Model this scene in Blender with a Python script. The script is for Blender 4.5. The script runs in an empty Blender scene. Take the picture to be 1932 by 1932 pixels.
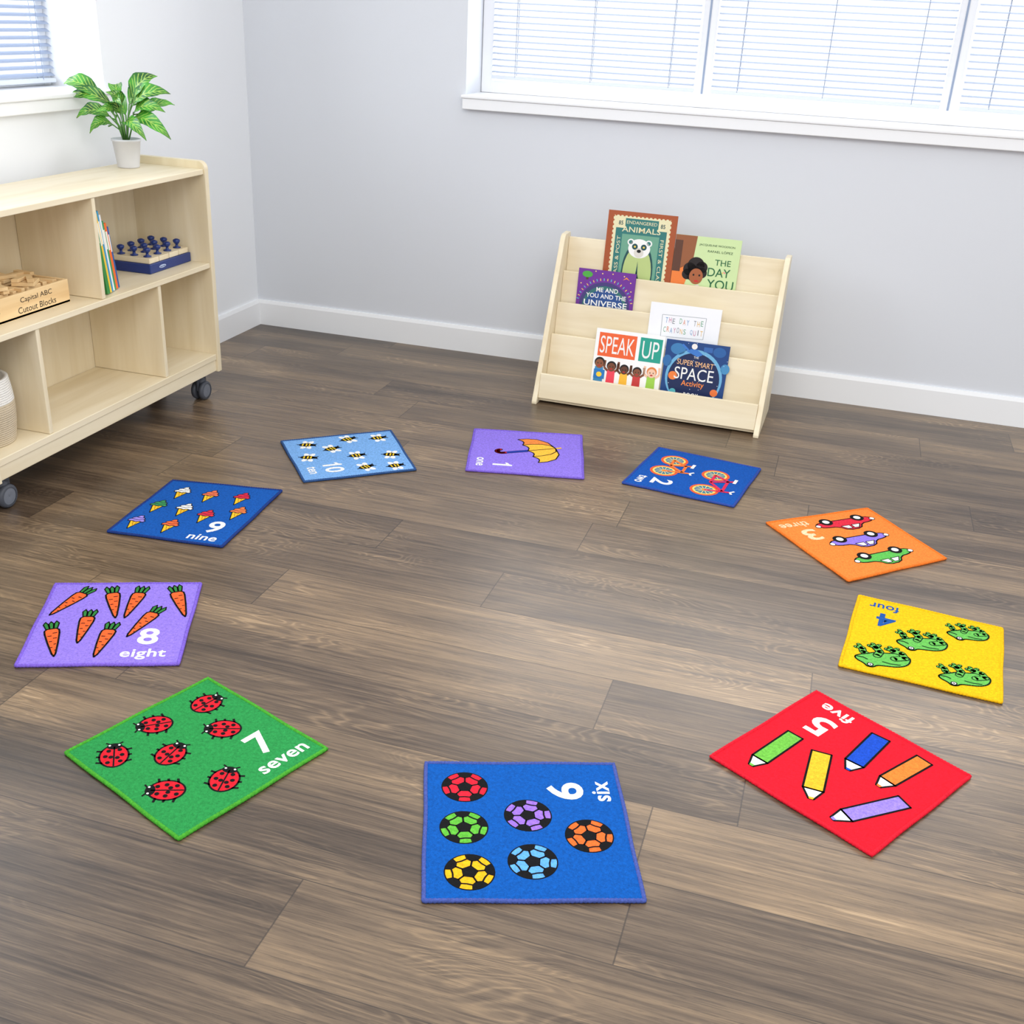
import bpy, bmesh, math, random
from mathutils import Vector, Matrix
from mathutils.geometry import tessellate_polygon
random.seed(7)
scene=bpy.context.scene
COL=scene.collection
scene.view_settings.view_transform='Standard'
scene.view_settings.look='None'
I4=Matrix.Identity(4)

# ------------------------------------------------------------ materials
def lin(c):
    o=[]
    for v in c[:3]:
        v=v/255.0
        o.append(v/12.92 if v<=0.04045 else ((v+0.055)/1.055)**2.4)
    return (o[0],o[1],o[2],1.0)
_m={}
def newmat(name):
    m=bpy.data.materials.new(name); m.use_nodes=True
    nt=m.node_tree; b=nt.nodes['Principled BSDF']
    return m,nt,b
def plain(name,c,rough=.5,spec=.5,metal=0,var=.04,scale=30):
    k=('p',name)
    if k in _m: return _m[k]
    m,nt,b=newmat(name)
    N=nt.nodes; L=nt.links
    tc=N.new('ShaderNodeTexCoord'); no=N.new('ShaderNodeTexNoise'); no.inputs['Scale'].default_value=scale
    L.new(tc.outputs['Object'],no.inputs['Vector'])
    mr=N.new('ShaderNodeMapRange'); mr.inputs['To Min'].default_value=1-var; mr.inputs['To Max'].default_value=1+var
    L.new(no.outputs['Fac'],mr.inputs['Value'])
    mx=N.new('ShaderNodeVectorMath'); mx.operation='SCALE'; mx.inputs[0].default_value=lin(c)[:3]
    L.new(mr.outputs['Result'],mx.inputs['Scale']); L.new(mx.outputs['Vector'],b.inputs['Base Color'])
    b.inputs['Roughness'].default_value=rough; b.inputs['Metallic'].default_value=metal
    b.inputs['Specular IOR Level'].default_value=spec
    _m[k]=m; return m
def carpet(c):
    k=('c',tuple(c))
    if k in _m: return _m[k]
    m,nt,b=newmat('carpet_pile_%d_%d_%d'%tuple(c)); N=nt.nodes; L=nt.links
    tc=N.new('ShaderNodeNewGeometry'); no=N.new('ShaderNodeTexNoise'); no.inputs['Scale'].default_value=380; no.inputs['Detail'].default_value=3
    L.new(tc.outputs['Position'],no.inputs['Vector'])
    n2=N.new('ShaderNodeTexNoise'); n2.inputs['Scale'].default_value=140; n2.inputs['Detail'].default_value=4
    L.new(tc.outputs['Position'],n2.inputs['Vector'])
    ad=N.new('ShaderNodeMath'); ad.operation='ADD'; L.new(no.outputs['Fac'],ad.inputs[0]); L.new(n2.outputs['Fac'],ad.inputs[1])
    mr=N.new('ShaderNodeMapRange'); mr.inputs['From Min'].default_value=.65; mr.inputs['From Max'].default_value=1.35
    mr.inputs['To Min'].default_value=.66; mr.inputs['To Max'].default_value=1.2
    L.new(ad.outputs[0],mr.inputs['Value'])
    mx=N.new('ShaderNodeVectorMath'); mx.operation='SCALE'; mx.inputs[0].default_value=lin(c)[:3]
    L.new(mr.outputs['Result'],mx.inputs['Scale']); L.new(mx.outputs['Vector'],b.inputs['Base Color'])
    b.inputs['Roughness'].default_value=.92; b.inputs['Specular IOR Level'].default_value=.16
    bu=N.new('ShaderNodeBump'); bu.inputs['Strength'].default_value=.6; bu.inputs['Distance'].default_value=.002
    L.new(no.outputs['Fac'],bu.inputs['Height']); L.new(bu.outputs['Normal'],b.inputs['Normal'])
    _m[k]=m; return m
def printed(c):
    return plain('print_%d_%d_%d'%tuple(c),c,rough=.35,spec=.4,var=.02)
def birch(name='birch_plywood',c1=(240,227,198),c2=(228,212,178),axis=0):
    k=('w',name)
    if k in _m: return _m[k]
    m,nt,b=newmat(name); N=nt.nodes; L=nt.links
    tc=N.new('ShaderNodeTexCoord'); mp=N.new('ShaderNodeMapping')
    s=[10,10,10]; s[axis]=1.0; mp.inputs['Scale'].default_value=s
    L.new(tc.outputs['Object'],mp.inputs['Vector'])
    no=N.new('ShaderNodeTexNoise'); no.inputs['Scale'].default_value=1.8; no.inputs['Detail'].default_value=6; no.inputs['Distortion'].default_value=.6
    L.new(mp.outputs['Vector'],no.inputs['Vector'])
    cr=N.new('ShaderNodeValToRGB'); cr.color_ramp.elements[0].position=.3; cr.color_ramp.elements[1].position=.65
    cr.color_ramp.elements[0].color=lin(c2); cr.color_ramp.elements[1].color=lin(c1)
    L.new(no.outputs['Fac'],cr.inputs['Fac']); L.new(cr.outputs['Color'],b.inputs['Base Color'])
    b.inputs['Roughness'].default_value=.4; b.inputs['Specular IOR Level'].default_value=.35
    _m[k]=m; return m
def wallmat(name,c):
    m,nt,b=newmat(name); N=nt.nodes; L=nt.links
    g=N.new('ShaderNodeNewGeometry'); no=N.new('ShaderNodeTexNoise'); no.inputs['Scale'].default_value=1.1; no.inputs['Detail'].default_value=3
    L.new(g.outputs['Position'],no.inputs['Vector'])
    mr=N.new('ShaderNodeMapRange'); mr.inputs['To Min'].default_value=.98; mr.inputs['To Max'].default_value=1.02
    L.new(no.outputs['Fac'],mr.inputs['Value'])
    mx=N.new('ShaderNodeVectorMath'); mx.operation='SCALE'; mx.inputs[0].default_value=lin(c)[:3]
    L.new(mr.outputs['Result'],mx.inputs['Scale']); L.new(mx.outputs['Vector'],b.inputs['Base Color'])
    n2=N.new('ShaderNodeTexNoise'); n2.inputs['Scale'].default_value=160
    L.new(g.outputs['Position'],n2.inputs['Vector'])
    bu=N.new('ShaderNodeBump'); bu.inputs['Strength'].default_value=.06; bu.inputs['Distance'].default_value=.002
    L.new(n2.outputs['Fac'],bu.inputs['Height']); L.new(bu.outputs['Normal'],b.inputs['Normal'])
    b.inputs['Roughness'].default_value=.5; b.inputs['Specular IOR Level'].default_value=.3
    return m
def floormat():
    m,nt,b=newmat('vinyl_plank_floor'); N=nt.nodes; L=nt.links
    def math_(op,a,b_=None,c=None):
        n=N.new('ShaderNodeMath'); n.operation=op
        for i,v in enumerate((a,b_,c)):
            if v is None: continue
            if isinstance(v,(int,float)): n.inputs[i].default_value=v
            else: L.new(v,n.inputs[i])
        return n.outputs[0]
    g=N.new('ShaderNodeNewGeometry'); sp=N.new('ShaderNodeSeparateXYZ'); L.new(g.outputs['Position'],sp.inputs[0])
    X,Y=sp.outputs['X'],sp.outputs['Y']
    W=.223; LEN=1.52
    ry=math_('DIVIDE',math_('ADD',Y,3.475),W); row=math_('FLOOR',ry); fy=math_('FRACT',ry)
    J={-7:.4,-6:1.1,-5:2.2,-4:.9,-3:1.7,-2:1.25,-1:2.04,0:2.65,1:1.12,2:2.82,3:2.455,4:1.42,5:2.02,6:1.6,7:2.19,8:.75,9:1.35,10:1.9,11:2.73,12:1.0,13:1.75,14:.6,15:2.3}
    jx=None
    for r,x in J.items():
        t=math_('MULTIPLY',math_('COMPARE',row,float(r),.25),x/LEN)
        jx=t if jx is None else math_('ADD',jx,t)
    xs=math_('SUBTRACT',math_('ADD',math_('DIVIDE',X,LEN),8.0),jx)
    pl=math_('FLOOR',xs); fx=math_('FRACT',xs)
    w2=N.new('ShaderNodeTexWhiteNoise'); w2.noise_dimensions='1D'
    L.new(math_('ADD',math_('MULTIPLY',row,13.7),math_('MULTIPLY',pl,7.31)),w2.inputs['W']); idv=w2.outputs['Value']
    off=math_('MULTIPLY',idv,40)
    def coord(sx,sy):
        c=N.new('ShaderNodeCombineXYZ'); L.new(math_('ADD',math_('MULTIPLY',X,sx),off),c.inputs[0]); L.new(math_('ADD',math_('MULTIPLY',Y,sy),off),c.inputs[1]); L.new(off,c.inputs[2]); return c.outputs[0]
    def noise(v,s,d,r=.5,dist=0):
        n=N.new('ShaderNodeTexNoise'); n.inputs['Scale'].default_value=s; n.inputs['Detail'].default_value=d; n.inputs['Roughness'].default_value=r; n.inputs['Distortion'].default_value=dist
        L.new(v,n.inputs['Vector']); return n.outputs['Fac']
    big=noise(coord(1.5,7.5),1.0,2.6,.5,.5)
    sn=math_('MULTIPLY_ADD',math_('SINE',math_('MULTIPLY',big,210)),.5,.5)
    rings=math_('POWER',sn,2.6)
    ringmask=N.new('ShaderNodeMapRange'); ringmask.inputs['From Min'].default_value=.48; ringmask.inputs['From Max'].default_value=.62
    L.new(noise(coord(1.9,4.0),1.0,1.0),ringmask.inputs['Value'])
    streak=noise(coord(2.2,95),1.0,8,.70,.2)
    fine=noise(coord(14,520),1.0,3,.7)
    blot=noise(coord(.8,4.5),1.2,4,.58,.6)
    v=math_('MULTIPLY',streak,.46); v=math_('ADD',v,math_('MULTIPLY',fine,.16)); v=math_('ADD',v,math_('MULTIPLY',blot,.40))
    v=math_('ADD',v,math_('MULTIPLY',math_('MULTIPLY',rings,ringmask.outputs[0]),.085))
    v=math_('ADD',v,math_('MULTIPLY',math_('SUBTRACT',idv,.5),.11))
    cr=N.new('ShaderNodeValToRGB'); e=cr.color_ramp.elements
    e[0].position=.37; e[0].color=lin((54,43,34)); e[1].position=.74; e[1].color=lin((176,149,115))
    x=e.new(.46); x.color=lin((83,68,54)); x=e.new(.54); x.color=lin((108,90,71)); x=e.new(.64); x.color=lin((138,115,88))
    L.new(v,cr.inputs['Fac'])
    # thin dark pores
    pores=math_('LESS_THAN',noise(coord(9,260),1.0,4,.7),.40)
    sy=math_('LESS_THAN',math_('MINIMUM',fy,math_('SUBTRACT',1.0,fy)),.006)
    sx=math_('LESS_THAN',math_('MINIMUM',fx,math_('SUBTRACT',1.0,fx)),.0010)
    seam=math_('MAXIMUM',sy,sx)
    mp_=N.new('ShaderNodeMixRGB'); mp_.inputs[2].default_value=lin((44,35,28)); L.new(math_('MULTIPLY',pores,.4),mp_.inputs[0]); L.new(cr.outputs['Color'],mp_.inputs[1])
    mx=N.new('ShaderNodeMixRGB'); mx.inputs[2].default_value=lin((42,33,27)); L.new(math_('MULTIPLY',seam,.68),mx.inputs[0]); L.new(mp_.outputs[0],mx.inputs[1])
    L.new(mx.outputs[0],b.inputs['Base Color'])
    rr=N.new('ShaderNodeMapRange'); rr.inputs['To Min'].default_value=.22; rr.inputs['To Max'].default_value=.42; L.new(streak,rr.inputs['Value']); L.new(rr.outputs[0],b.inputs['Roughness'])
    b.inputs['Specular IOR Level'].default_value=.6
    h=math_('SUBTRACT',math_('ADD',math_('MULTIPLY',streak,.6),math_('MULTIPLY',rings,.06)),seam)
    bu=N.new('ShaderNodeBump'); bu.inputs['Strength'].default_value=.28; bu.inputs['Distance'].default_value=.0015
    L.new(h,bu.inputs['Height']); L.new(bu.outputs['Normal'],b.inputs['Normal'])
    return m

WHITE=plain('white_paint',(243,244,246),.4,.4,var=.01,scale=3)

# ------------------------------------------------------------ mesh helpers
def link(o): COL.objects.link(o); return o
def tag(o,label=None,cat=None,kind=None,group=None):
    if label: o['label']=label
    if cat: o['category']=cat
    if kind: o['kind']=kind
    if group: o['group']=group
    return o
class MB:
    """accumulates geometry for one mesh"""
    def __init__(s): s.v=[]; s.f=[]; s.m=[]; s.mats=[]; s.sm=[]
    def mi(s,mat):
        if mat not in s.mats: s.mats.append(mat)
        return s.mats.index(mat)
    def add(s,vs,fs,mat,smooth=False):
        o=len(s.v); s.v+= [tuple(x) for x in vs]; k=s.mi(mat)
        for f in fs: s.f.append([i+o for i in f]); s.m.append(k); s.sm.append(smooth)
    def box(s,lo,hi,mat,bev=0,M=None,seg=2):
        bm=bmesh.new(); bmesh.ops.create_cube(bm,size=1)
        for v in bm.verts: v.co=Vector([lo[i]+(v.co[i]+.5)*(hi[i]-lo[i]) for i in range(3)])
        if bev>0: bmesh.ops.bevel(bm,geom=bm.edges[:],offset=bev,segments=seg,profile=.5,affect='EDGES')
        if M is not None: bm.transform(M)
        bm.verts.index_update()
        s.add([v.co[:] for v in bm.verts],[[v.index for v in f.verts] for f in bm.faces],mat); bm.free()
    def prism(s,poly,ax,a,b,mat,bev=0,M=None):
        bm=bmesh.new()
        def P(p,t):
            q=[0,0,0]; q[ax]=t; o=[i for i in range(3) if i!=ax]; q[o[0]]=p[0]; q[o[1]]=p[1]; return q
        va=[bm.verts.new(P(p,a)) for p in poly]; vb=[bm.verts.new(P(p,b)) for p in poly]
        bm.faces.new(va); bm.faces.new(vb[::-1]); n=len(poly)
        for i in range(n): bm.faces.new([va[i],vb[i],vb[(i+1)%n],va[(i+1)%n]])
        bmesh.ops.recalc_face_normals(bm,faces=bm.faces[:])
        if bev>0: bmesh.ops.bevel(bm,geom=bm.edges[:],offset=bev,segments=2,profile=.5,affect='EDGES')
        if M is not None: bm.transform(M)
        bm.verts.index_update()
        s.add([v.co[:] for v in bm.verts],[[v.index for v in f.verts] for f in bm.faces],mat); bm.free()
    def lathe(s,prof,mat,M=I4,n=32,smooth=True,cap=True):
        vs=[];fs=[]
        for r,z in prof:
            for i in range(n):
                a=2*math.pi*i/n; vs.append(M@Vector((r*math.cos(a),r*math.sin(a),z)))
        for j in range(len(prof)-1):
            for i in range(n):
                k=(i+1)%n; fs.append([j*n+i,j*n+k,(j+1)*n+k,(j+1)*n+i])
        if cap:
            fs.append(list(range(n))[::-1]); fs.append([(len(prof)-1)*n+i for i in range(n)])
        s.add(vs,fs,mat,smooth)
    def tube(s,path,r,mat,closed=False,n=8,rf=None):
        P=[Vector(p) for p in path]; m=len(P); vs=[];fs=[]; up=Vector((0,0,1))
        for i,p in enumerate(P):
            a=P[(i-1)%m] if (closed or i>0) else p; c=P[(i+1)%m] if (closed or i<m-1) else p
            t=(c-a).normalized(); u=up if abs(t.dot(up))<.95 else Vector((1,0,0))
            sx=t.cross(u).normalized(); sy=sx.cross(t).normalized(); rr=r*(rf(i) if rf else 1)
            for k in range(n):
                an=2*math.pi*k/n; vs.append(p+sx*math.cos(an)*rr+sy*math.sin(an)*rr)
        for i in range(m if closed else m-1):
            j=(i+1)%m
            for k in range(n):
                l=(k+1)%n; fs.append([i*n+k,i*n+l,j*n+l,j*n+k])
        if not closed: fs.append(list(range(n))[::-1]); fs.append([(m-1)*n+k for k in range(n)])
        s.add(vs,fs,mat,True)
    def obj(s,name):
        me=bpy.data.meshes.new(name); me.from_pydata(s.v,[],s.f)
        for m in s.mats: me.materials.append(m)
        me.polygons.foreach_set('material_index',s.m); me.polygons.foreach_set('use_smooth',s.sm); me.update()
        return link(bpy.data.objects.new(name,me))
def root(name,loc,M=None):
    e=bpy.data.objects.new(name,None); e.empty_display_size=.05; link(e)
    e.matrix_basis=(M or I4)@Matrix.Translation(loc)
    return e
def par(o,p,M=None):
    """keep o's world placement (M) while parenting"""
    o.parent=p; W=p.matrix_basis.copy(); q=p
    while q.parent: W=q.parent.matrix_basis@q.matrix_parent_inverse@W; q=q.parent
    o.matrix_parent_inverse=W.inverted(); o.matrix_basis=(M or I4); return o

# ------------------------------------------------------------ flat artwork
_t={}
def text2d(s,bold):
    k=(s,bold)
    if k in _t: return _t[k]
    cu=bpy.data.curves.new('tmp','FONT'); cu.body=s; cu.size=1; cu.offset=bold; cu.resolution_u=4; cu.space_character=1.0+max(0,bold)*2
    ob=bpy.data.objects.new('tmp',cu); COL.objects.link(ob)
    dg=bpy.context.evaluated_depsgraph_get(); dg.update(); me=bpy.data.meshes.new_from_object(ob.evaluated_get(dg))
    vs=[(v.co.x,v.co.y) for v in me.vertices]; fs=[list(p.vertices) for p in me.polygons]
    bpy.data.objects.remove(ob); bpy.data.curves.remove(cu); bpy.data.meshes.remove(me)
    x0=min(v[0] for v in vs);x1=max(v[0] for v in vs);y0=min(v[1] for v in vs);y1=max(v[1] for v in vs)
    vs=[((x-(x0+x1)/2)/(y1-y0),(y-(y0+y1)/2)/(y1-y0)) for x,y in vs]
    _t[k]=(vs,fs,(x1-x0)/(y1-y0)); return _t[k]
class Art:
    def __init__(s,mb,mapf,matf,dl=.0004): s.mb=mb; s.map=mapf; s.matf=matf; s.dl=dl
    def poly(s,pts,col,layer=1):
        P=[Vector((x,y,0)) for x,y in pts]; tr=tessellate_polygon([P]); fs=[]
        for t in tr:
            a,b,c=[pts[i] for i in t]
            cr=(b[0]-a[0])*(c[1]-a[1])-(b[1]-a[1])*(c[0]-a[0])
            fs.append(list(t) if cr>0 else list(t)[::-1])
        s.mb.add([s.map(x,y,layer*s.dl) for x,y in pts],fs,s.matf(col))
    def text(s,t,cx,cy,h,col,layer=3,w=None,rot=0,bold=.02):
        vs,fs,ar=text2d(t,bold); sx=h if w is None else w/ar; c,q=math.cos(rot),math.sin(rot)
        s.mb.add([s.map(cx+x*sx*c-y*h*q,cy+x*sx*q+y*h*c,layer*s.dl) for x,y in vs],fs,s.matf(col))
    def ell(s,cx,cy,rx,ry,col,layer=1,rot=0,n=28):
        c,q=math.cos(rot),math.sin(rot); pts=[]
        for i in range(n):
            a=2*math.pi*i/n; x,y=rx*math.cos(a),ry*math.sin(a); pts.append((cx+x*c-y*q,cy+x*q+y*c))
        s.poly(pts,col,layer)
    def line(s,p,q,w,col,layer=2):
        dx,dy=q[0]-p[0],q[1]-p[1]; l=math.hypot(dx,dy) or 1; nx,ny=-dy/l*w/2,dx/l*w/2
        s.poly([(p[0]+nx,p[1]+ny),(p[0]-nx,p[1]-ny),(q[0]-nx,q[1]-ny),(q[0]+nx,q[1]+ny)],col,layer)
    def pline(s,pts,w,col,layer=2,rnd=False):
        for a,b in zip(pts[:-1],pts[1:]): s.line(a,b,w,col,layer)
        if rnd:
            for p in pts: s.ell(p[0],p[1],w/2,w/2,col,layer,n=10)
    def blob(s,pts,col,layer=1,out=.012,oc=(15,15,15)):
        s.poly(pts,col,layer+1); s.pline(list(pts)+[pts[0]],out,oc,layer+2)
        for p in pts: s.ell(p[0],p[1],out/2,out/2,oc,layer+2,n=6)
    def rect(s,x0,y0,x1,y1,col,layer=1): s.poly([(x0,y0),(x1,y0),(x1,y1),(x0,y1)],col,layer)
def TF(pts,cx,cy,sc,rot=0):
    c,q=math.cos(rot),math.sin(rot)
    return [(cx+x*sc*c-y*sc*q,cy+x*sc*q+y*sc*c) for x,y in pts]
def smooth(pts,k=2):
    for _ in range(k):
        o=[]; n=len(pts)
        for i in range(n):
            a,b=pts[i],pts[(i+1)%n]; o+= [(a[0]*.75+b[0]*.25,a[1]*.75+b[1]*.25),(a[0]*.25+b[0]*.75,a[1]*.25+b[1]*.75)]
        pts=o
    return pts
BLK=(18,18,20); WHT=(244,243,240)

# ------------------------------------------------------------ number mats
MC={1:[(1545,-1030),(1654,-1442),(2071,-1346),(1959,-921)],
2:[(2275,-925),(2214,-1326),(2618,-1377),(2674,-984)],
3:[(3068,-1205),(2743,-1468),(3017,-1795),(3313,-1514)],
4:[(3445,-1928),(3051,-1883),(3007,-2302),(3405,-2329)],
5:[(3306,-2677),(2954,-2454),(2736,-2815),(3092,-3023)],
6:[(2675,-3308),(2530,-2924),(2134,-3069),(2279,-3452)],
7:[(1760,-3465),(1905,-3101),(1511,-2952),(1379,-3315)],
8:[(1045,-3073),(1408,-2923),(1235,-2541),(866,-2695)],
9:[(792,-2357),(1168,-2315),(1132,-1870),(752,-1940)],
10:[(912,-1461),(1167,-1770),(1482,-1512),(1245,-1185)]}
TH=.006
def umbrella(A):
    cx,cy,r=.47,.51,math.radians(21)
    K=lambda p:TF(p,cx,cy,.56,r); Y=(250,192,66); O=(240,140,66)
    A.pline(K([(0,.0),(0,-.42)]),.045,BLK,1); A.pline(K([(0,0),(0,-.42)]),.028,(30,60,170),2)
    hk=[(0,-.38)]+[(-.07+.07*math.cos(math.radians(a)),-.42+.07*math.sin(math.radians(a))) for a in range(0,-200,-20)]
    A.pline(K(hk),.05,BLK,1,True); A.pline(K(hk),.03,(220,35,50),3,True)
    ap=(0,.48)
    def rib(x): return [(x,0),(x*.99,.16),(x*.86,.32),(x*.52,.44),ap]
    for k in range(4):
        x0=-.5+k*.25; x1=x0+.25
        sc=[(x0+.25*j/6,.06*math.sin(math.pi*j/6)) for j in range(1,6)]
        pan=rib(x0)[::-1]+sc+rib(x1)[:-1]
        A.poly(K(pan),O if k in(0,) else Y,3)
        A.pline(K(rib(x0)),.011,BLK,4); A.pline(K([(x0,0)]+sc+[(x1,0)]),.011,BLK,4)
    A.pline(K(rib(.5)),.011,BLK,4)
    A.pline(K([(0,.47),(0,.58)]),.026,Y,4)
def bike(A,w1,w2,col):
    for w in (w1,w2):
        A.ell(w[0],w[1],.128,.128,(236,96,52),1); A.ell(w[0],w[1],.104,.104,(252,212,110),2); A.ell(w[0],w[1],.086,.086,(60,128,150),3)
        for k in range(6):
            a=k*math.pi/6; A.line((w[0]-.09*math.cos(a),w[1]-.09*math.sin(a)),(w[0]+.09*math.cos(a),w[1]+.09*math.sin(a)),.007,(246,214,150),4)
        A.ell(w[0],w[1],.022,.022,(250,150,50),5)
    mx=(w1[0]+w2[0])/2; y=w1[1]; b=(mx-.01,y-.0); s=(w1[0]+.06,y+.2); h=(w2[0]-.05,y+.22)
    for p,q in ((w1,b),(w1,(s[0]+.02,y+.14)),(b,s),(b,(h[0]+.01,y+.15)),((s[0]+.02,y+.14),(h[0]+.01,y+.15)),(w2,h)): A.line(p,q,.028,col,6)
    A.line((s[0]-.05,s[1]),(s[0]+.05,s[1]),.03,WHT,7); A.line(h,(h[0]-.04,h[1]+.03),.02,WHT,7); A.line(h,(h[0]+.04,h[1]+.02),.02,WHT,7)
def car(A,cx,cy,col):
    b=[(-.5,-.04),(-.5,.06),(-.42,.11),(-.24,.13),(-.14,.27),(.10,.27),(.2,.13),(.42,.11),(.5,.05),(.5,-.04),(.3,-.07),(-.3,-.07)]
    K=lambda p:TF(p,cx,cy,.54)
    A.blob(K(smooth(b,1)),col,1,.012)
    A.blob(K([(-.2,.13),(-.12,.23),(-.04,.23),(-.04,.13)]),WHT,3,.008); A.blob(K([(0,.13),(0,.23),(.08,.23),(.15,.13)]),WHT,3,.008)
    for x in (-.29,.29):
        w=K([(x,-.06)])[0]; A.ell(w[0],w[1],.058,.058,BLK,6); A.ell(w[0],w[1],.03,.03,WHT,7)
    for x in (-.5,.5):
        w=K([(x,.04)])[0]; A.ell(w[0],w[1],.026,.026,BLK,6); A.ell(w[0],w[1],.02,.02,WHT,7)
def frog(A,cx,cy,s):
    G=(104,186,84); D=(22,62,34); K=lambda p:TF([(x,y*.95) for x,y in p],cx,cy,s)
    def limbs(groups,w,l):
        for p,ww in groups: A.pline(K(p),(ww+.05)*s,D,l,True)
        for p,ww in groups: A.pline(K(p),ww*s,G,l+1,True)
    limbs([([(.28,.04),(.42,-.06),(.46,-.20)],.12),([(.46,-.20),(.58,-.20)],.06),([(.46,-.20),(.54,-.32)],.06)],0,1)
    body=smooth([(-.52,-.16),(-.48,.10),(-.30,.26),(-.06,.32),(.10,.36),(.16,.47),(.28,.49),(.35,.39),(.50,.31),(.57,.20),(.48,.08),(.34,-.01),(.20,-.14),(-.02,-.20),(-.20,-.28),(-.42,-.28)],2)
    A.blob(K(body),G,3,.011,D)
    limbs([([(.14,-.02),(.10,-.20),(.20,-.34)],.13),([(.20,-.34),(.33,-.36)],.06),([(.20,-.34),(.27,-.46)],.06),([(.20,-.34),(.14,-.46)],.06)],0,6)
    limbs([([(-.20,-.04),(-.40,-.16),(-.32,-.32),(-.14,-.36)],.13),([(-.14,-.36),(-.01,-.38)],.06),([(-.14,-.36),(-.07,-.48)],.06),([(-.14,-.36),(-.22,-.48)],.06)],0,6)
    e=K([(.23,.40)])[0]; A.ell(e[0],e[1],.022,.022,BLK,9); A.ell(e[0],e[1],.014,.014,WHT,10); A.ell(e[0],e[1],.007,.007,BLK,11,n=8)
    A.pline(K([(.53,.18),(.40,.17),(.30,.22)]),.009,D,9)
    A.pline(K([(-.34,.16),(-.14,.20),(.02,.18)]),.008,D,9)
def crayon(A,a,t,col,w=.1):
    dx,dy=t[0]-a[0],t[1]-a[1]; l=math.hypot(dx,dy); r=math.atan2(dy,dx)
    K=lambda p:TF(p,a[0],a[1],1,r)
    A.blob(K([(0,-w/2),(l*.78,-w/2),(l*.78,w/2),(0,w/2)]),col,1,.012)
    A.blob(K([(l*.78,-w/2),(l*.97,-.014),(l*.97,.014),(l*.78,w/2)]),WHT,1,.012)
    A.poly(K([(l*.935,-.016),(l*.975,-.010),(l*.975,.010),(l*.935,.016)]),col,4)
def ball(A,cx,cy,col,R=.120):
    A.ell(cx,cy,R,R,BLK,1,n=40); A.ell(cx,cy,R*.945,R*.945,col,2,n=40)
    K=lambda a,r:(cx+R*r*math.cos(math.radians(a)),cy+R*r*math.sin(math.radians(a)))
    o=random.uniform(0,72)
    A.poly([K(o+72*k,.36) for k in range(5)],BLK,3)
    for k in range(5):
        a=o+72*k
        A.line(K(a,.30),K(a,.62),R*.08,BLK,3)
        A.poly([K(a,.57),K(a+19,.70),K(a+21,.96),K(a+10,.985),K(a,.99),K(a-10,.985),K(a-21,.96),K(a-19,.70)],BLK,3)
        A.line(K(a+18,.72),K(a+36,.66),R*.075,BLK,3); A.line(K(a+54,.72),K(a+36,.66),R*.075,BLK,3)
def bug(A,cx,cy,ang):
    r=math.radians(ang); K=lambda p:TF(p,cx,cy,.092,r); red=(215,30,45)
    for y in (-1,1):
        for x in (-.6,-.05,.5): A.line(K([(x,y*.6)])[0],K([(x+.1,y*1.04)])[0],.014,BLK,1)
    A.ell(cx,cy,.102,.084,BLK,1,r); A.ell(cx,cy,.091,.073,red,2,r)
    h=K([(.93,0)])[0]; A.ell(h[0],h[1],.027,.042,BLK,3,r)
    for y in (-.28,.28):
        e=K([(1.02,y)])[0]; A.ell(e[0],e[1],.007,.007,WHT,4,n=10); A.pline(K([(1.15,y),(1.30,y*1.8)]),.01,BLK,3)
    A.pline(K([(-.98,0),(.9,0)]),.009,BLK,3)
    for x,y in ((-.6,.35),(-.55,-.38),(0,.5),(.05,-.47),(.5,.32),(.55,-.32),(-.1,.18),(-.2,-.2)):
        q=K([(x,y)])[0]; A.ell(q[0],q[1],.013,.013,BLK,4,n=12)
def carrot(A,top,tip):
    dx,dy=tip[0]-top[0],tip[1]-top[1]; l=math.hypot(dx,dy); r=math.atan2(dy,dx); K=lambda p:TF(p,top[0],top[1],1,r)
    l0=l*.16
    for y in (-.035,0,.035):
        A.blob(K([(l0+.02,y*.6-.01),(-.0,y-.015),(-.03,y),(.0,y+.015),(l0+.02,y*.6+.01)]),(50,130,60),1,.009)
    A.blob(K([(l0,-.03),(l0+.02,-.046),(l0+.06,-.046),(l*.6,-.032),(l*.92,-.012),(l,0),(l*.92,.012),(l*.6,.032),(l0+.06,.046),(l0+.02,.046),(l0,.03)]),(245,102,48),3,.012)
    for i,t in enumerate((.3,.38,.46,.55,.64,.73,.82)):
        y=(-1)**i; A.line(K([(l*t,y*.034*(1.25-t))])[0],K([(l*t,y*.004)])[0],.008,BLK,6)
def cone(A,cx,cy,col,s=.15):
    K=lambda p:TF(p,cx,cy,s)
    A.blob(K([(-.32,-.02),(0,-.9),(.32,-.02)]),(248,200,50),1,.008)
    for t in (-.15,.1): A.line(K([(t,-.03)])[0],K([(.12+t*.3,-.5)])[0],.006,(200,130,30),4)
    A.blob(K([(-.45,-.06),(-.5,.08),(-.36,.2),(-.36,.34),(-.18,.44),(-.08,.62),(.1,.66),(.2,.44),(.36,.34),(.36,.2),(.5,.08),(.42,-.08),(.2,-.02),(0,-.1),(-.2,-.02)]),col,4,.008,(40,40,60))
    A.pline(K([(-.36,.2),(0,.12),(.36,.24)]),.006,(40,40,60),7); A.pline(K([(-.2,.42),(.05,.36),(.26,.42)]),.006,(40,40,60),7)
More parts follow.
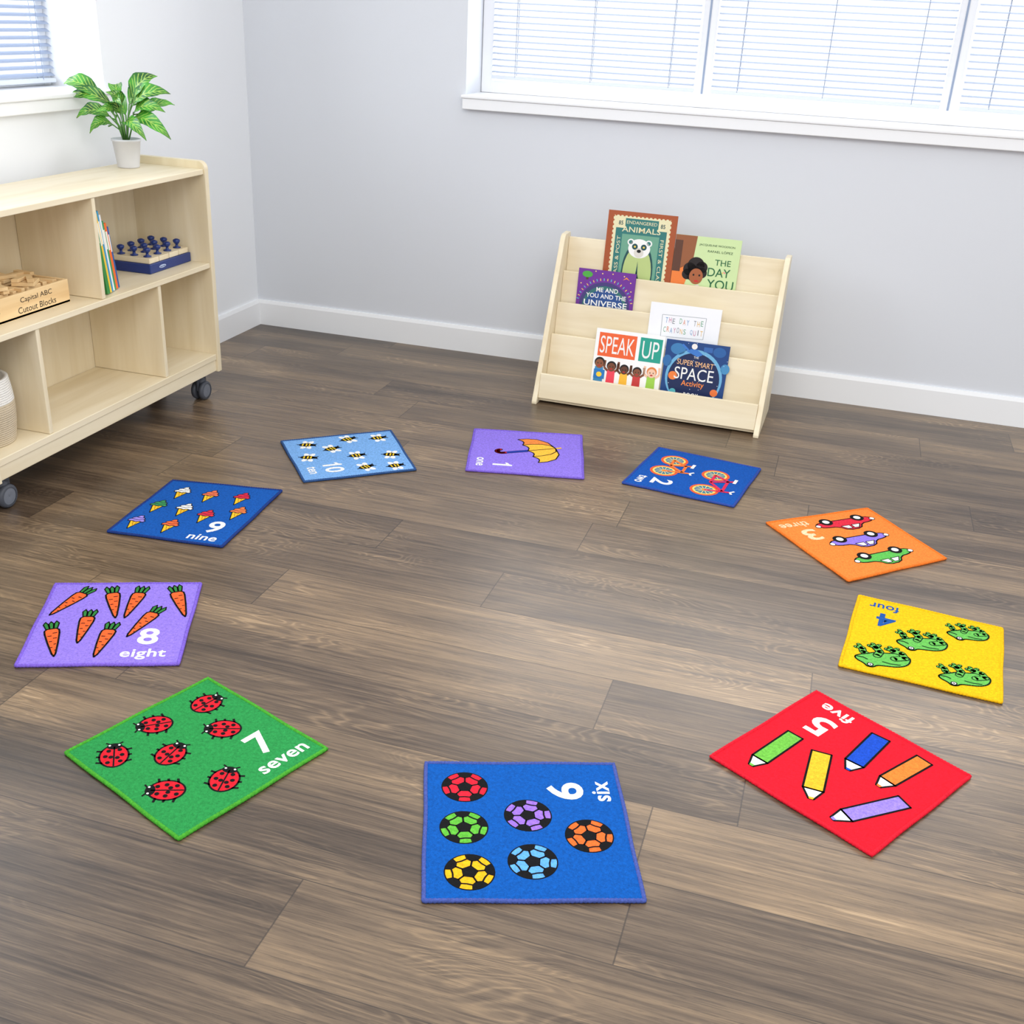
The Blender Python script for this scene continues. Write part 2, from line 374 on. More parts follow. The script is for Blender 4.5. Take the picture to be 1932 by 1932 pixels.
def bee(A,cx,cy,ang):
    r=math.radians(ang); K=lambda p:TF(p,cx,cy,.060,r)
    for x,y,a in ((-.25,.95,.4),(.5,.95,-.4),(-.25,-.95,-.4),(.5,-.95,.4)):
        e=K([(x,y)])[0]; A.ell(e[0],e[1],.024,.042,WHT,1,r+a,16)
    A.ell(cx,cy,.064,.040,BLK,3,r)
    for x in (-.5,.05,.5):
        h=.5*math.sqrt(max(0,1-(x/1.05)**2)); A.poly(K([(x-.11,-h),(x+.11,-h),(x+.11,h),(x-.11,h)]),(240,200,40),4)
    e=K([(1.05,0)])[0]; A.ell(e[0],e[1],.024,.024,BLK,3,n=14); A.line(K([(-1,0)])[0],K([(-1.4,0)])[0],.012,BLK,3)
    for y in (-.4,.4): A.line(K([(1.2,y*.4)])[0],K([(1.55,y*1.3)])[0],.01,BLK,3)
MI={1:((144,120,224),(126,100,206),"one",WHT),2:((18,84,172),(52,78,160),"two",WHT),3:((248,134,58),(240,122,44),"three",(255,214,170)),
4:((246,188,16),(242,186,20),"four",(30,85,160)),5:((230,22,42),(222,28,48),"five",WHT),6:((8,84,168),(72,88,160),"six",WHT),
7:((42,142,72),(72,160,48),"seven",WHT),8:((146,122,224),(128,100,208),"eight",WHT),9:((20,88,174),(34,58,125),"nine",WHT),10:((122,172,228),(52,84,135),"ten",WHT)}
ML={1:"purple square carpet mat with one yellow umbrella on wood floor",2:"blue carpet mat with two bicycles and white number two",
3:"orange square carpet mat showing three toy cars",4:"yellow square carpet mat with four green frogs",5:"red square carpet mat with five coloured crayons",
6:"blue carpet mat with six colourful soccer balls",7:"green carpet mat with seven red ladybugs",8:"purple carpet mat with eight orange carrots",
9:"dark blue carpet mat with nine ice cream cones",10:"light blue carpet mat covered with bumblebees"}
WP={1:(79,10,82,29),2:(83,11,80,28),3:(81,11,78,28),4:(81,10,78,27),5:(79,10,78,27),6:(77,10,77,27),7:(78,10,79,28),8:(76,11,76,30),9:(78,9,79,25),10:(78,12,76,30)}
WW={1:(.19,.062),2:(.17,.082),3:(.27,.092),4:(.21,.092),5:(.21,.092),6:(.16,.092),7:(.33,.065),8:(.29,.12),9:(.25,.086),10:(.16,.082)}
def one(A,x,y,h,col,layer):
    w=h*.2
    A.poly([(x-w*.1,y-h/2),(x+w*.9,y-h/2),(x+w*.9,y+h/2),(x+w*.15,y+h/2),(x-w*.1,y+h*.36),(x-w*1.1,y+h*.27),(x-w*1.1,y+h*.13),(x-w*.1,y+h*.19)],col,layer)
for k,cs in MC.items():
    c=[Vector((x/1000,y/1000,0)) for x,y in cs]; ctr=sum(c,Vector())/4
    base,edge,word,wc=MI[k]; cm=carpet(base)
    def mp(u,v,h,c=c,ctr=ctr):
        p=(1-u)*(1-v)*c[0]+u*(1-v)*c[1]+u*v*c[2]+(1-u)*v*c[3]; return (p.x-ctr.x,p.y-ctr.y,TH+h)
    mb=MB(); n=14
    vs=[mp(i/n,j/n,0) for j in range(n+1) for i in range(n+1)]
    fs=[[j*(n+1)+i,j*(n+1)+i+1,(j+1)*(n+1)+i+1,(j+1)*(n+1)+i] for j in range(n) for i in range(n)]
    mb.add(vs,fs,cm)
    lo=[(x,y,.0005) for x,y,z in (mp(0,0,0),mp(1,0,0),mp(1,1,0),mp(0,1,0))]; hi=[(x,y,TH) for x,y,z in lo]
    mb.add(lo+hi,[[3,2,1,0],[0,1,5,4],[1,2,6,5],[2,3,7,6],[3,0,4,7]],cm)
    A=Art(mb,mp,carpet,.0002)
    a,b_,d,e=[q/100 for q in WP[k]]
    A.text(word,a,b_,WW[k][1],wc,2,w=WW[k][0],bold=.018)
    if k==1: one(A,d,e+.01,.17,wc,2)
    elif k==10: one(A,d-.07,e+.01,.17,wc,2); A.text("0",d+.055,e+.01,.17,wc,2,w=.115,bold=.02)
    else: A.text(str(k),d,e+.015,.19,wc,2,w=.135,bold=.022)
    if k==1: umbrella(A)
    if k==2: bike(A,(.25,.24),(.54,.23),(245,125,60)); bike(A,(.40,.68),(.78,.68),(222,45,85))
    if k==3: car(A,.37,.17,(222,44,66)); car(A,.46,.47,(146,122,228)); car(A,.46,.77,(96,188,84))
    if k==4:
        for x,y,s in ((.51,.47,.31),(.22,.20,.26),(.74,.79,.33),(.22,.80,.30)): frog(A,x,y,s)
    if k==5:
        for p,q,cc,w in (((.82,.47),(.81,.91),(110,185,70),.10),((.63,.49),(.43,.89),(244,184,45),.11),((.50,.09),(.45,.52),(25,75,190),.11),((.23,.08),(.27,.51),(246,128,52),.10),((.11,.50),(.28,.94),(150,128,224),.10)): crayon(A,p,q,cc,w)
    if k==6:
        for x,y,cc in ((.80,.80,(222,35,55)),(.49,.81,(95,180,60)),(.18,.79,(244,178,28)),(.58,.49,(150,110,215)),(.25,.49,(95,165,235)),(.43,.20,(244,108,48))): ball(A,x,y,cc)
    if k==7:
        for x,y,g in ((.82,.80,0),(.49,.85,150),(.73,.54,134),(.16,.78,53),(.38,.57,16),(.18,.34,134),(.44,.19,30)): bug(A,x,y,g)
    if k==8:
        for p,q in (((.25,.92),(.06,.58)),((.40,.93),(.50,.54)),((.61,.93),(.56,.54)),((.83,.94),(.96,.55)),((.32,.62),(.32,.24)),((.77,.66),(.62,.31)),((.10,.47),(.21,.09)),((.50,.46),(.46,.08))): carrot(A,p,q)
    if k==9:
        for x,y,cc in ((.20,.79,WHT),(.46,.78,(245,120,80)),(.74,.79,(220,40,70)),(.14,.51,(60,150,90)),(.38,.50,WHT),(.61,.43,(225,50,70)),(.84,.54,(245,130,70)),(.12,.21,(160,140,230)),(.42,.21,(245,110,60))): cone(A,x,y,cc)
    if k==10:
        for i,(x,y) in enumerate(((.16,.19),(.12,.57),(.16,.84),(.47,.14),(.32,.38),(.54,.56),(.60,.86),(.83,.58),(.87,.84))): bee(A,x,y,(70,110,95)[i%3])
    o=mb.obj('number_mat'); o.location=ctr
    tag(o,ML[k],'rug',group='numbered seating mats on the floor')
    cor=[Vector(mp(u,v,-TH/2)) for u,v in ((0,0),(1,0),(1,1),(0,1))]; path=[]
    for i in range(4):
        p,q=cor[i],cor[(i+1)%4]; L_=(q-p).length; m_=int(L_/.0042)
        nrm=Vector((q.y-p.y,p.x-q.x,0)).normalized(); ph=random.uniform(0,6.28)
        for t in range(m_):
            s=t/m_; path.append(p.lerp(q,s)+nrm*(.0012*math.sin(s*9+ph)*math.sin(math.pi*s)))
    eb=MB(); eb.tube(path,.0048,carpet(edge),True,8,lambda i:1.08 if i%2 else .86)
    eo=eb.obj('bound_edge'); eo.parent=o
    for v in eo.data.vertices: v.co.z=max(v.co.z+.0014,.0006)

# ------------------------------------------------------------ room shell
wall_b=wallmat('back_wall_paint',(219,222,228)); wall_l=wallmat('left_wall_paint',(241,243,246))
def struct(o): o['kind']='structure'; return o
m=MB(); m.box((-.5,-8,-.1),(6.5,.3,0),floormat()); struct(m.obj('floor'))
ZS=1.186; ZT=2.35; XO=1.105; XR=4.35
m=MB()
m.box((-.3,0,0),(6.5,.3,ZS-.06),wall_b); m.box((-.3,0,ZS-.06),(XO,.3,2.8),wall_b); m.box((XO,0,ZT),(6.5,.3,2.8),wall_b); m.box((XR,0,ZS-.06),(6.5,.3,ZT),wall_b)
struct(m.obj('wall_back'))
YR=-1.075; YL=-3.6
m=MB()
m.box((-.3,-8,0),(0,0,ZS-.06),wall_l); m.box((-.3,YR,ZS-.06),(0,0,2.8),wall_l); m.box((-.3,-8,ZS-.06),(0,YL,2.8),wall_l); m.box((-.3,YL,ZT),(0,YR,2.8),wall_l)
struct(m.obj('wall_left'))
m=MB(); m.prism([(-.016,0),(-.016,.112),(-.010,.128),(0,.128),(0,0)],0,0,6.5,WHITE); struct(m.obj('baseboard_back'))
m=MB(); m.prism([(.016,0),(.016,.112),(.010,.128),(0,.128),(0,0)],1,-8,-.016,WHITE); struct(m.obj('baseboard_left'))
# back window
m=MB()
m.box((XO-.004,-.035,ZS-.06),(XR+.03,.3,ZS-.0142),WHITE,.003); m.box((XO-.01,-.042,ZS-.014),(XR+.03,.3,ZS),WHITE,.004)
struct(m.obj('trim_1'))
YG=.21
m=MB()
m.box((XO+.001,YG,ZS+.0005),(XR,YG+.06,ZS+.055),WHITE,.003); m.box((XO,YG,ZT-.055),(XR,YG+.06,ZT),WHITE,.003)
mull=[XO,2.10,3.125,4.15]
m.box((XO+.002,YG-.004,ZS+.001),(XO+.055,YG+.056,ZT-.001),WHITE,.003)
for x in mull[1:]: m.box((x,YG-.004,ZS+.001),(x+.065,YG+.056,ZT-.001),WHITE,.003)
gl=plain('window_gasket',(150,165,190),.5)
for x in mull[1:]: m.box((x+.026,YG-.007,ZS+.058),(x+.034,YG-.0045,ZT-.05),gl)
struct(m.obj('window_1'))
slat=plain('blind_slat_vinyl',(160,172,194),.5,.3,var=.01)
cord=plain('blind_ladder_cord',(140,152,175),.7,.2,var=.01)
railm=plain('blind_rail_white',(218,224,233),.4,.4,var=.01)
def blind(a,b,fix,axis,z0,z1,label,tilt=18):
    R=root('window_blind',((a+b)/2,fix,z0) if axis==0 else (fix,(a+b)/2,z0))
    tag(R,label,'blind',group='venetian blinds on the windows')
    mb=MB(); z=z0+.03; t=math.radians(tilt)
    while z<z1-.04:
        d=.0125; dy,dz=d*math.cos(t),d*math.sin(t)
        pts=[(-dy,-dz),(-dy*.3,-dz*.3+.0018),(dy*.3,dz*.3+.0018),(dy,dz)]
        vs=[]
        for e in (a,b):
            for p,q in pts:
                vs.append((e,fix+p,z+q) if axis==0 else (fix-p,e,z+q))
        mb.add(vs,[[0,1,5,4],[1,2,6,5],[2,3,7,6]],slat); z+=.0262
    par(mb.obj('slats'),R)
    mb=MB(); 
    for f in (.12,.5,.88) if b-a<1.2 else (.06,.3,.5,.7,.94):
        e=a+(b-a)*f
        for s in (-.013,.013):
            p=(e,fix+s) if axis==0 else (fix+s,e); mb.box((p[0]-.001,p[1]-.001,z0+.01),(p[0]+.001,p[1]+.001,z1-.03),cord)
    par(mb.obj('ladder_cord'),R)
    for nm,za,zb in (('bottom_rail',z0,z0+.016),('head_rail',z1-.03,z1)):
        mb=MB()
        if axis==0: mb.box((a,fix-.014,za),(b,fix+.014,zb),railm,.003)
        else: mb.box((fix-.014,a,za),(fix+.014,b,zb),railm,.003)
        par(mb.obj(nm),R)
for i in range(3):
    a=(mull[i]+(.055 if i==0 else .065))+.006; blind(a,mull[i+1]-.004,YG-.022,0,ZS+.06+.004,ZT-.058,'white venetian blind, slats open, bright daylight behind')
# left window
m=MB()
m.box((-.3,YL,ZS-.06),(.03,YR-.0,ZS-.0162),WHITE,.003); m.box((-.3,YL,ZS-.016),(.04,YR+.012,ZS),WHITE,.004); struct(m.obj('trim_2'))
m=MB()
m.box((-.29,YL,ZS+.0005),(-.245,YR,ZS+.04),WHITE,.003); m.box((-.29,YL,ZT-.05),(-.245,YR,ZT),WHITE,.003)
for y in (YL+.05,-2.3,YR): m.box((-.286,y-.04,ZS+.001),(-.241,y-.001,ZT-.001),WHITE,.003)
struct(m.obj('window_2'))
blind(-2.29,YR-.012,-.222,1,ZS+.012,ZT-.05,'white venetian blind beside deep white window reveal',28)

# ------------------------------------------------------------ open shelving cabinet
BI=birch(axis=1); BIx=birch('birch_plywood_depth',axis=0); BIz=birch('birch_plywood_upright',axis=2); BIw=birch('birch_plywood_wide',axis=0)
XB,XF,YA,YB=.10,.432,-2.405,-1.082
R=root('storage_cabinet',((XB+XF)/2,(YA+YB)/2,0)); tag(R,'birch plywood open shelving cabinet on grey casters beside window','cabinet')
def rpoly(x0,x1,z0,z1,r,n=6):
    p=[(x0,z0),(x1,z0)]
    for i in range(n+1): a=math.pi/2*i/n; p.append((x1-r+r*math.cos(a),z1-r+r*math.sin(a)))
    for i in range(n+1): a=math.pi/2+math.pi/2*i/n; p.append((x0+r+r*math.cos(a),z1-r+r*math.sin(a)))
    return p
for y in (YB-.026,YA):
    mb=MB(); mb.prism(rpoly(XB,XF+.006,.114,.956,.03),1,y,y+.026,BIz,.0025); par(mb.obj('side_panel'),R)
i0,i1=YA+.0265,YB-.0265
mb=MB(); mb.box((XB,i0,.907),(XF,i1,.927),BI,.002); par(mb.obj('top_panel'),R)
mb=MB(); mb.box((XB,i0,.118),(XB+.008,i1,.906),BIz); par(mb.obj('back_panel'),R)
mb=MB(); mb.box((XB+.009,i0,.546),(XF,i1,.566),BI,.002); par(mb.obj('shelf'),R)
mb=MB(); mb.box((XB+.009,i0,.166),(XF,i1,.19),BI,.002); mb.box((XF-.03,i0,.118),(XF-.004,i1,.165),BI,.002); mb.box((XB+.009,i0,.118),(XB+.03,i1,.165),BI,.002); par(mb.obj('base_panel'),R)
for y,za,zb in ((-1.775,.567,.906),(-2.12,.191,.545),(-1.452,.191,.545)):
    mb=MB(); mb.box((XB+.009,y-.009,za),(XF-.004,y+.009,zb),BIz,.002); par(mb.obj('divider'),R)
rub=plain('grey_caster_rubber',(74,78,87),.5); hub=plain('caster_hub_grey',(112,117,127),.35)
for cx,cy in ((.375,-1.15),(.375,-2.32),(.15,-1.15),(.15,-2.32)):
    c=root('caster',(cx,cy,0)); par(c,R,Matrix.Translation((cx,cy,0)))
    for s in (-1,1):
        mb=MB(); M=Matrix.Translation((cx+s*.017,cy,.040))@Matrix.Rotation(math.radians(90*s),4,'Y')
        mb.lathe([(.001,.009),(.014,.011),(.020,.010),(.028,.0095)],hub,M,28,cap=False)
        mb.lathe([(.028,.011),(.033,.011),(.0385,.007),(.040,.0),(.0385,-.007),(.033,-.010),(.005,-.010)],rub,M,28,cap=False)
        w=mb.obj('wheel'); w.parent=c; w.matrix_parent_inverse=Matrix.Translation((cx,cy,0)).inverted()
    mb=MB(); mb.lathe([(.008,.04),(.02,.075),(.02,.085),(.009,.092),(.009,.118)],rub,Matrix.Translation((cx,cy,0)),20)
    mb.box((cx-.006,cy-.03,.04),(cx+.006,cy+.034,.09),rub,.004); mb.box((cx-.03,cy-.03,.112),(cx+.03,cy+.03,.118),hub,.001)
    w=mb.obj('fork'); w.parent=c; w.matrix_parent_inverse=Matrix.Translation((cx,cy,0)).inverted()

# ------------------------------------------------------------ potted plant
PX,PY,PZ=.19,-1.235,.9275
R=root('potted_plant',(PX,PY,PZ)); tag(R,'small plant with variegated green leaves in pale grey pot on cabinet','plant')
pot=plain('pale_grey_ceramic',(218,219,224),.5)
T=Matrix.Translation((PX,PY,PZ))
mb=MB(); mb.lathe([(.001,0),(.038,0),(.040,.004),(.051,.095),(.054,.096),(.054,.104),(.049,.104),(.048,.093),(.001,.089)],pot,T,40,cap=False); par(mb.obj('pot'),R)
mb=MB(); mb.lathe([(.0,.0895),(.047,.091),(.03,.095),(.0,.098)],plain('soil',(60,48,38),.9,var=.3,scale=120),T,24,cap=False); par(mb.obj('soil'),R)
def leafmat():
    m,nt,b=newmat('variegated_leaf'); N=nt.nodes; L=nt.links
    uv=N.new('ShaderNodeUVMap'); sp=N.new('ShaderNodeSeparateXYZ'); L.new(uv.outputs[0],sp.inputs[0])
    def mt(op,a,b_=None):
        n=N.new('ShaderNodeMath'); n.operation=op
        for i,v in enumerate((a,b_)):
            if v is None: continue
            if isinstance(v,(int,float)): n.inputs[i].default_value=v
            else: L.new(v,n.inputs[i])
        return n.outputs[0]
    t=mt('ABSOLUTE',mt('SUBTRACT',sp.outputs['X'],.5))
    ph=mt('SUBTRACT',mt('MULTIPLY',sp.outputs['Y'],52.0),mt('MULTIPLY',t,28.0))
    s=mt('SINE',ph); vein=mt('GREATER_THAN',s,.62); mid=mt('LESS_THAN',t,.03)
    v=mt('MAXIMUM',mt('MULTIPLY',vein,mt('LESS_THAN',t,.42)),mid)
    no=N.new('ShaderNodeTexNoise'); no.inputs['Scale'].default_value=18; g=N.new('ShaderNodeNewGeometry'); L.new(g.outputs['Position'],no.inputs['Vector'])
    cr=N.new('ShaderNodeValToRGB'); cr.color_ramp.elements[0].color=lin((20,84,30)); cr.color_ramp.elements[1].color=lin((78,168,52)); cr.color_ramp.elements[0].position=.35; cr.color_ramp.elements[1].position=.65
    L.new(no.outputs['Fac'],cr.inputs[0])
    mx=N.new('ShaderNodeMixRGB'); mx.inputs[2].default_value=lin((182,214,96)); L.new(mt('MULTIPLY',v,.65),mx.inputs[0]); L.new(cr.outputs[0],mx.inputs[1])
    L.new(mx.outputs[0],b.inputs['Base Color']); b.inputs['Roughness'].default_value=.35
    return m
LM=leafmat(); lv=[];lf=[];luv=[]
def leaf(B,Tp,w,arch=.035,roll=0):
    B=Vector(B);Tp=Vector(Tp); d=Tp-B; up=Vector((.3,-.7,.65)).normalized(); side=d.cross(up).normalized()
    side=(Matrix.Rotation(roll,3,d.normalized())@side); nrm=side.cross(d).normalized()
    C_=(B+Tp)/2+nrm*arch*1.4+Vector((0,0,.02)); nS,nT=12,6; o=len(lv)
    for i in range(nS+1):
        s=i/nS; p=(1-s)**2*B+2*s*(1-s)*C_+s*s*Tp
        ww=w*(math.sin(math.pi*min(1,s**.82))**.8)*(1-.2*s) if 0<s<1 else .001
        for j in range(nT+1):
            t=j/nT*2-1; q=p+side*ww*t*.5+nrm*(abs(t)**1.5*ww*.2)+nrm*.003*math.sin(s*20+t*3)
            lv.append(tuple(q)); luv.append((t*.5+.5,s))
    for i in range(nS):
        for j in range(nT): a=o+i*(nT+1)+j; lf.append([a,a+1,a+nT+2,a+nT+1])
top=Vector((PX,PY,PZ+.093)); st=MB(); SM=plain('green_stem',(95,150,70),.5)
LEAVES=[((-.08,-.02,.155),(-.225,-.03,.190),.074),((-.05,.0,.13),(-.185,-.07,.145),.068),((-.04,-.03,.09),(-.14,-.09,.08),.06),((-.03,-.03,.06),(-.09,-.09,.03),.052),
((-.04,.03,.15),(-.06,.06,.180),.055),((-.01,.0,.12),(-.03,-.05,.175),.055),((.03,.02,.15),(.125,.05,.235),.08),((.04,.0,.13),(.195,.02,.18),.078),((.05,-.01,.10),(.20,-.03,.12),.066),
((.06,-.03,.09),(.235,-.06,.030),.066),((.03,-.04,.07),(.165,-.11,.025),.056),((.0,-.02,.10),(.06,-.09,.14),.06),((.0,.04,.13),(.05,.12,.19),.064),((-.02,.04,.09),(-.11,.13,.13),.056),((.03,.05,.08),(.13,.14,.13),.056),((-.01,-.04,.08),(-.03,-.12,.11),.05)]
for b,t,w in LEAVES:
    b=Vector(b);t=Vector(t); leaf(top+b,top+t,w)
    p0=top+Vector((b.x*.08,b.y*.15,-.005)); mid=p0.lerp(top+b,.5)+Vector((-b.x*.15,0,.015))
    st.tube([p0,mid,top+b,(top+b).lerp(top+t,.2)],.0028,SM,n=6)
me=bpy.data.meshes.new('foliage'); me.from_pydata(lv,[],lf); me.materials.append(LM); ul=me.uv_layers.new(name='UVMap')
for l in me.loops: ul.data[l.index].uv=luv[l.vertex_index]
me.polygons.foreach_set('use_smooth',[True]*len(me.polygons)); par(link(bpy.data.objects.new('foliage',me)),R)
par(st.obj('stem'),R)

# ------------------------------------------------------------ things on the cabinet shelves
PAPER=plain('book_pages',(238,234,222),.8)
def thinbook(ybot,zb,ht,th,depth,x1,col,lean,label,grp):
    M=Matrix.Translation((x1,ybot,zb))@Matrix.Rotation(lean,4,'X')
    mb=MB(); cm=printed(col)
    mb.box((-depth,0,0),(0,.0016,ht),cm); mb.box((-depth,th-.0016,0),(0,th,ht),cm); mb.box((-.002,.0017,0),(0,th-.0017,ht),cm)
    mb.box((0,th*.25,ht*.6),(.0004,th*.75,ht*.88),printed((245,240,225)))
    o=mb.obj('book'); o.matrix_basis=M; tag(o,label,'book',group=grp)
    mb=MB(); mb.box((-depth+.004,.0018,.003),(-.0022,th-.0018,ht-.003),PAPER); p=mb.obj('page_block'); p.parent=o
yb_=-1.724
for i,(c,h,th,l) in enumerate((((60,140,70),.300,.016,'green picture book'),((245,200,60),.280,.013,'yellow picture book'),((60,150,190),.285,.013,'teal picture book'),((235,238,240),.27,.012,'white picture book'),((60,150,90),.245,.013,'green picture book'),((240,110,40),.235,.016,'orange picture book'),((40,90,160),.22,.012,'thin navy picture book'))):
    lean=math.radians(7.6); thinbook(yb_,.569,h,th,.2,.405-.004*i,c,lean,l+' leaning upright against cabinet divider','picture books on the cabinet shelf'); yb_+=th/math.cos(lean)+.0012
# peg board
bx0,bx1,by0,by1,bz=.165,.352,-1.39,-1.115,.5665
R=root('knobbed_block_set',((bx0+bx1)/2,(by0+by1)/2,bz)); tag(R,'wooden cylinder block toy with navy base and navy knobs','toy')
NAVY=plain('navy_lacquer',(28,52,120),.3,.5)
mb=MB(); mb.box((bx0,by0,bz),(bx1,by1,bz+.036),NAVY,.003)
A=Art(mb,lambda x,z,h:(bx1+h,by0+x,bz+z),printed,.0004)
A.ell(.08,.018,.022,.006,(190,205,235),1); A.text("moovia",.08,.018,.007,(28,52,120),2,w=.034,bold=.01)
par(mb.obj('base'),R)
nb=4
for i in range(nb):
    ya=by0+.008+i*(by1-by0-.012)/nb; yb=ya+(by1-by0-.012)/nb-.004
    mb=MB(); mb.box((bx0+.006,ya,bz+.0365),(bx1-.006,yb,bz+.056),BIx,.002); par(mb.obj('wooden_bar'),R)
    for j in range(3):
        px=bx0+.036+j*.058; py=(ya+yb)/2; pk=MB()
        pk.lathe([(.015,0),(.015,.003),(.006,.006),(.005,.014),(.010,.018),(.014,.025),(.0135,.031),(.006,.035),(.0005,.036)],NAVY,Matrix.Translation((px,py,bz+.0565)),18); par(pk.obj('knob'),R)
# tray with blocks
PINE=birch('pine_wood',(242,212,162),(224,188,136),1)
tx0,tx1,ty0,ty1,tz=.135,.352,-2.270,-1.855,.5665
R=root('block_tray',((tx0+tx1)/2,(ty0+ty1)/2,tz)); tag(R,'pine wooden tray labelled for alphabet cutout blocks on shelf','tray')
RH=.078
mb=MB(); mb.box((tx0,ty0,tz),(tx1,ty1,tz+.008),PINE)
mb.box((tx0,ty0,tz+.008),(tx0+.01,ty1,tz+RH),PINE,.0015); mb.box((tx1-.01,ty0,tz),(tx1,ty1,tz+RH),PINE,.0015)
mb.box((tx0+.01,ty0,tz+.008),(tx1-.01,ty0+.01,tz+RH),PINE,.0015); mb.box((tx0+.01,ty1-.01,tz+.008),(tx1-.01,ty1,tz+RH),PINE,.0015)
A=Art(mb,lambda x,z,h:(tx1+h,ty0+x,tz+z),printed,.0004)
A.text("Capital ABC",.255,.053,.021,(45,35,28),1,w=.15,bold=.0); A.text("Cutout Blocks",.255,.024,.020,(45,35,28),1,w=.18,bold=.0)
for k in range(8):
    a=k*math.pi/4; A.ell(.070+.010*math.cos(a),.036+.010*math.sin(a),.005,.005,(30,25,22),1,n=10)
A.ell(.070,.036,.007,.007,(30,25,22),1)
par(mb.obj('tray_body'),R)
shapes=[[(0,0),(1,0),(1,.25),(.25,.25),(.25,1),(0,1)],[(.38,0),(.62,0),(.62,.75),(1,.75),(1,1),(0,1),(0,.75),(.38,.75)],[(0,0),(.28,0),(.28,.4),(.72,.4),(.72,0),(1,0),(1,1),(.72,1),(.72,.6),(.28,.6),(.28,1),(0,1)],[(0,0),(1,0),(1,.24),(.26,.24),(.26,.38),(.8,.38),(.8,.62),(.26,.62),(.26,.76),(1,.76),(1,1),(0,1)],[(0,0),(.3,0),(.5,.6),(.7,0),(1,0),(.65,1),(.35,1)]]
zz=tz+.0085; cnt=0
for lay,bt in enumerate((.030,.030,.012,.012,.012)):
    for i in range(10):
        if lay==3 and i in (0,9,5): continue
        if lay==4 and i not in (2,3,6,7): continue
        cx=tx0+.061+(i%2)*.095; cy=ty0+.054+(i//2)*.077; s=.062 if lay<3 else .07; w=shapes[(cnt*3+lay)%5]; cnt+=1
        mb=MB(); mb.prism([((x-.5)*s,(y-.5)*s*1.1) for x,y in w],2,-bt/2+.0004,bt/2-.0004,PINE,.001)
        o=mb.obj('cutout_block'); o.location=(cx,cy,zz+bt/2); o.rotation_euler=(0,0,(random.randint(0,3))*math.pi/2+(random.uniform(-.12,.12) if lay<3 else random.uniform(-.5,.5)))
        tag(o,'small pine letter-shaped cutout block in wooden tray','toy block',group='cutout blocks in the tray')
    zz+=bt
# rope basket
def ropemat():
    m,nt,b=newmat('woven_rope'); N=nt.nodes; L=nt.links
    tc=N.new('ShaderNodeTexCoord'); no=N.new('ShaderNodeTexNoise'); no.inputs['Scale'].default_value=140; L.new(tc.outputs['Object'],no.inputs['Vector'])
    sp=N.new('ShaderNodeSeparateXYZ'); L.new(tc.outputs['Object'],sp.inputs[0])
    cr=N.new('ShaderNodeValToRGB'); cr.color_ramp.interpolation='CONSTANT'; cr.color_ramp.elements[0].color=lin((216,200,172)); cr.color_ramp.elements[1].color=lin((246,243,236)); cr.color_ramp.elements[1].position=.62
    mr=N.new('ShaderNodeMapRange'); mr.inputs['From Max'].default_value=.22; L.new(sp.outputs['Z'],mr.inputs[0]); L.new(mr.outputs[0],cr.inputs[0])
    mx=N.new('ShaderNodeMixRGB'); mx.blend_type='MULTIPLY'; mx.inputs[0].default_value=.25; L.new(cr.outputs[0],mx.inputs[1]); L.new(no.outputs['Fac'],mx.inputs[2])
    L.new(mx.outputs[0],b.inputs['Base Color']); b.inputs['Roughness'].default_value=.9
    wv=N.new('ShaderNodeTexNoise'); wv.inputs['Scale'].default_value=260; L.new(tc.outputs['Object'],wv.inputs['Vector']); bu=N.new('ShaderNodeBump'); bu.inputs['Strength'].default_value=.6; bu.inputs['Distance'].default_value=.002
    L.new(wv.outputs['Fac'],bu.inputs['Height']); L.new(bu.outputs['Normal'],b.inputs['Normal']); return m
mb=MB(); pr=[]
rb=.112; n=30
for i in range(n):
    z=i*.0071; r=rb*(.90+.10*math.sin(math.pi*min(1,z/.22)))
    for k in range(4): a=-math.pi/2+math.pi*k/3; pr.append((r+.0025*math.cos(a),z+.004+.0035*math.sin(a)))
mb.lathe([(.001,0.0)]+pr+[(rb-.02,n*.0071),(rb-.022,.01),(.001,.008)],ropemat(),I4,44,cap=False)
o=mb.obj('rope_basket'); o.location=(.27,-2.258,.1905); tag(o,'round woven rope basket in two beige tones on lower shelf','basket')

# ------------------------------------------------------------ book display stand
MS=Matrix.Translation((1.668,-.62,0))@Matrix.Rotation(math.radians(-1.2),4,'Z')@Matrix.Translation((-1.668,.62,0))
SX0,SX1=1.662,2.634
R=root('book_display_stand',((SX0+SX1)/2,-.45,0),MS); tag(R,'birch plywood tiered book display stand with picture books','bookshelf')
side=[(-.235,0),(-.622,0),(-.622,.012),(-.602,.05),(-.331,.655),(-.322,.668),(-.308,.676),(-.245,.678),(-.237,.672),(-.235,.66)]
for x in (SX0,SX1-.022):
    mb=MB(); mb.prism(side,0,x,x+.022,BIz,.003); par(mb.obj('side_panel'),R,MS)
BD=[((-.604,.026),(-.580,.128)),((-.492,.08),(-.452,.272)),((-.412,.215),(-.385,.397)),((-.346,.335),(-.322,.521)),((-.286,.45),(-.262,.658))]
ix0,ix1=SX0+.0225,SX1-.0225
for i,(a,b_) in enumerate(BD):
    mb=MB(); mb.prism([(a[0],a[1]),(a[0]+.013,a[1]),(b_[0]+.013,b_[1]),(b_[0],b_[1])],0,ix0,ix1,BIw,.002)
    par(mb.obj('tier_board' if i<4 else 'back_board'),R,MS)
mb=MB(); mb.box((ix0,-.590,.012),(ix1,-.24,.0255),BIx); par(mb.obj('bottom_panel'),R,MS)
for z,y0,y1 in ((.180,-.4575,-.4185),(.310,-.3835,-.3510),(.435,-.3185,-.2895)):
    mb=MB(); mb.box((ix0,y0,z),(ix1,y1,z+.008),BIx); par(mb.obj('ledge'),R,MS)
